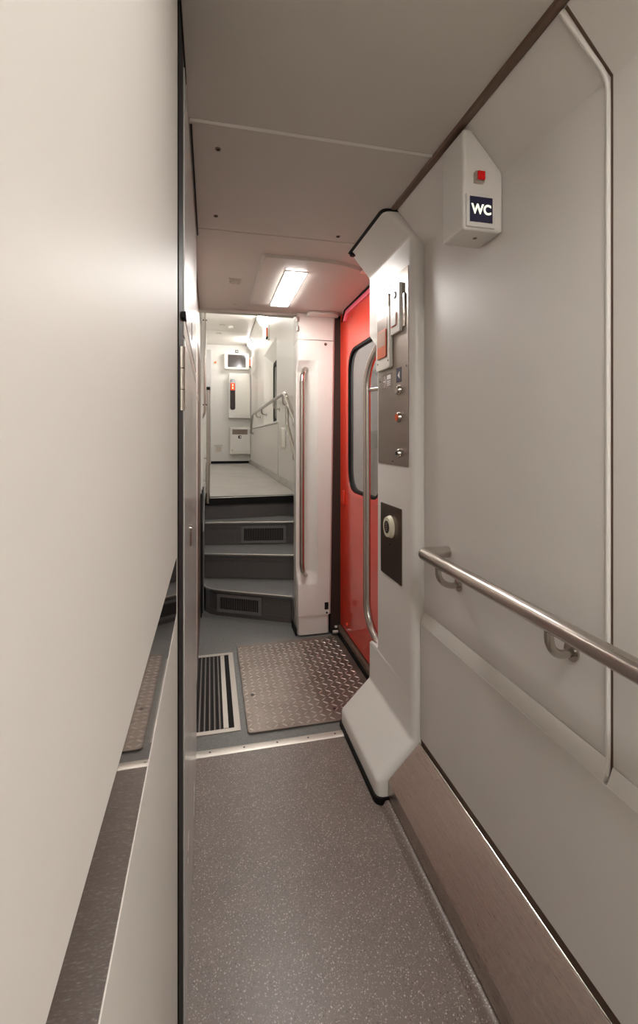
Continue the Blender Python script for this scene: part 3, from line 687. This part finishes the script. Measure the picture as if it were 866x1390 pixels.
MB().disc((.115, YE-.0005, 3.01), (0, -1, 0), .034, .008, 20).build('ring', M['cream'], t)
MB().disc((.115, YE-.0085, 3.01), (0, -1, 0), .021, .010, 18).build('push_button', M['orange'], t)
t = thing('warning_plate', (.57, YE, 3.27), 'tiny dark red square plate above the monitor', 'sign')
onwall(.545, .61, 3.235, 3.30, .010, .004).build('plate', M['darkglass'], t)
m_ = MB(); m_.box(.570, .585, YE-.0125, YE-.0102, 3.247, 3.288); m_.box(.557, .598, YE-.0122, YE-.0102, 3.261, 3.274); m_.build('cross_print', M['signwhite'], t)
# emergency hammer on window wall, second beside monitor
def hammer(y, z, lab):
    t = thing('window_hammer', (XR-.02, y, z), lab, 'emergency hammer', 'hammers on the saloon right wall')
    MB().prism(rrect(y-.06, y+.06, z-.12, z+.12, .05, 5), 'x', XR-.022, XR-.0005).build('holder', M['white'], t, bev=.004)
    MB().tube([(XR-.032, y, z-.07), (XR-.032, y, z+.07)], .014, 10).build('handle', M['orange'], t)
    MB().tube([(XR-.032, y-.035, z-.085), (XR-.032, y+.035, z-.085)], .017, 10).build('head', M['black'], t)
hammer(7.0, 2.95, 'orange emergency hammer above the nearer saloon window')
hammer(8.75-.3+1.6, 2.97, 'orange emergency hammer at the end wall beside the monitor')
# soap-like dispenser on lower wall
t = thing('wall_dispenser', (XR-.03, 5.5, 1.3), 'small white capsule-shaped unit on the wall below the stair rail', 'wall unit')
MB().prism(rrect(5.42, 5.62, 1.22, 1.48, .05, 5), 'x', XR-.05, XR-.0005).build('case', M['white'], t, bev=.01, seg=3)
MB().box(XR-.052, XR-.0502, 5.585, 5.60, 1.27, 1.44).build('slit', M['kick'], t)

# saloon stair rail
t = thing('stair_rail', (.79, 5, 1.8), 'bent steel stair rail on the right wall at the top of the stairs', 'handrail')
MB().tube(rounded([(XR-.001, 9.6, 1.45), (.80, 9.4, 1.45), (.79, 8.95, 1.80), (.79, 5.0, 1.845), (.79, 3.9, 1.27)], .12, 8), .021, 16).build('upper_rail', M['tube'], t)
MB().tube(rounded([(.79, 5.0, 1.84), (.79, 4.86, 1.80), (.79, 4.82, 1.50), (.79, 3.7, .74)], .06, 8), .019, 16).build('lower_rail', M['tube'], t)
for (y, z) in ((8.2, 1.80), (7.3, 1.80), (5.9, 1.80), (5.15, 1.80), (4.45, 1.52), (4.45, 1.20)):
    b = MB().tube(rounded([(.79, y, z+.02), (.79, y, z-.07), (XR-.001, y, z-.08)], .05, 6), .010, 10).build('bracket', M['tube'], t)
    MB().disc((XR-.0065, y, z-.08), (1, 0, 0), .028, .006, 16).build('rosette', M['tube'], b)

# ------------------------------------------------------------------ outside
o = MB().box(1.15, 6, -3, 9, -.25, -.15).build('platform', M['concrete']); tag(o, 'concrete platform outside seen through the red door window', 'platform')
t = thing('platform_fence', (3.2, 4, -.15), 'pale green and white panelled barrier outside the door window', 'barrier')
MB().box(3.2, 3.26, 2, 9, -.15, 1.5).build('panel', M['concrete'], t)
MB().box(3.17, 3.199, 2, 9, 1.2, 1.5).build('rail', M['green'], t)
for k in range(12): MB().box(3.16, 3.199, 2.3+k*.55, 2.62+k*.55, -.15, 1.15).build('slat', M['white'], t)

# ------------------------------------------------------------------ world, camera, view
w = bpy.data.worlds.new('world'); S.world = w; w.use_nodes = True
bg = w.node_tree.nodes['Background']; bg.inputs[0].default_value = (.58, .56, .53, 1); bg.inputs[1].default_value = .10
cam = bpy.data.cameras.new('camera'); co = bpy.data.objects.new('camera', cam); COL.objects.link(co); S.camera = co
F = 630.0; th = math.atan(148/F)
cam.sensor_fit = 'HORIZONTAL'; cam.sensor_width = 36; cam.lens = 36*F/866; cam.shift_y = -100/866
cam.clip_start = .005; cam.clip_end = 100
co.location = (0, 0, 1.35); co.rotation_euler = (PI/2, 0, -th)
vs = S.view_settings; vs.view_transform = 'Standard'; vs.look = 'None'; vs.gamma = 1; vs.use_curve_mapping = False; vs.exposure = 2.12
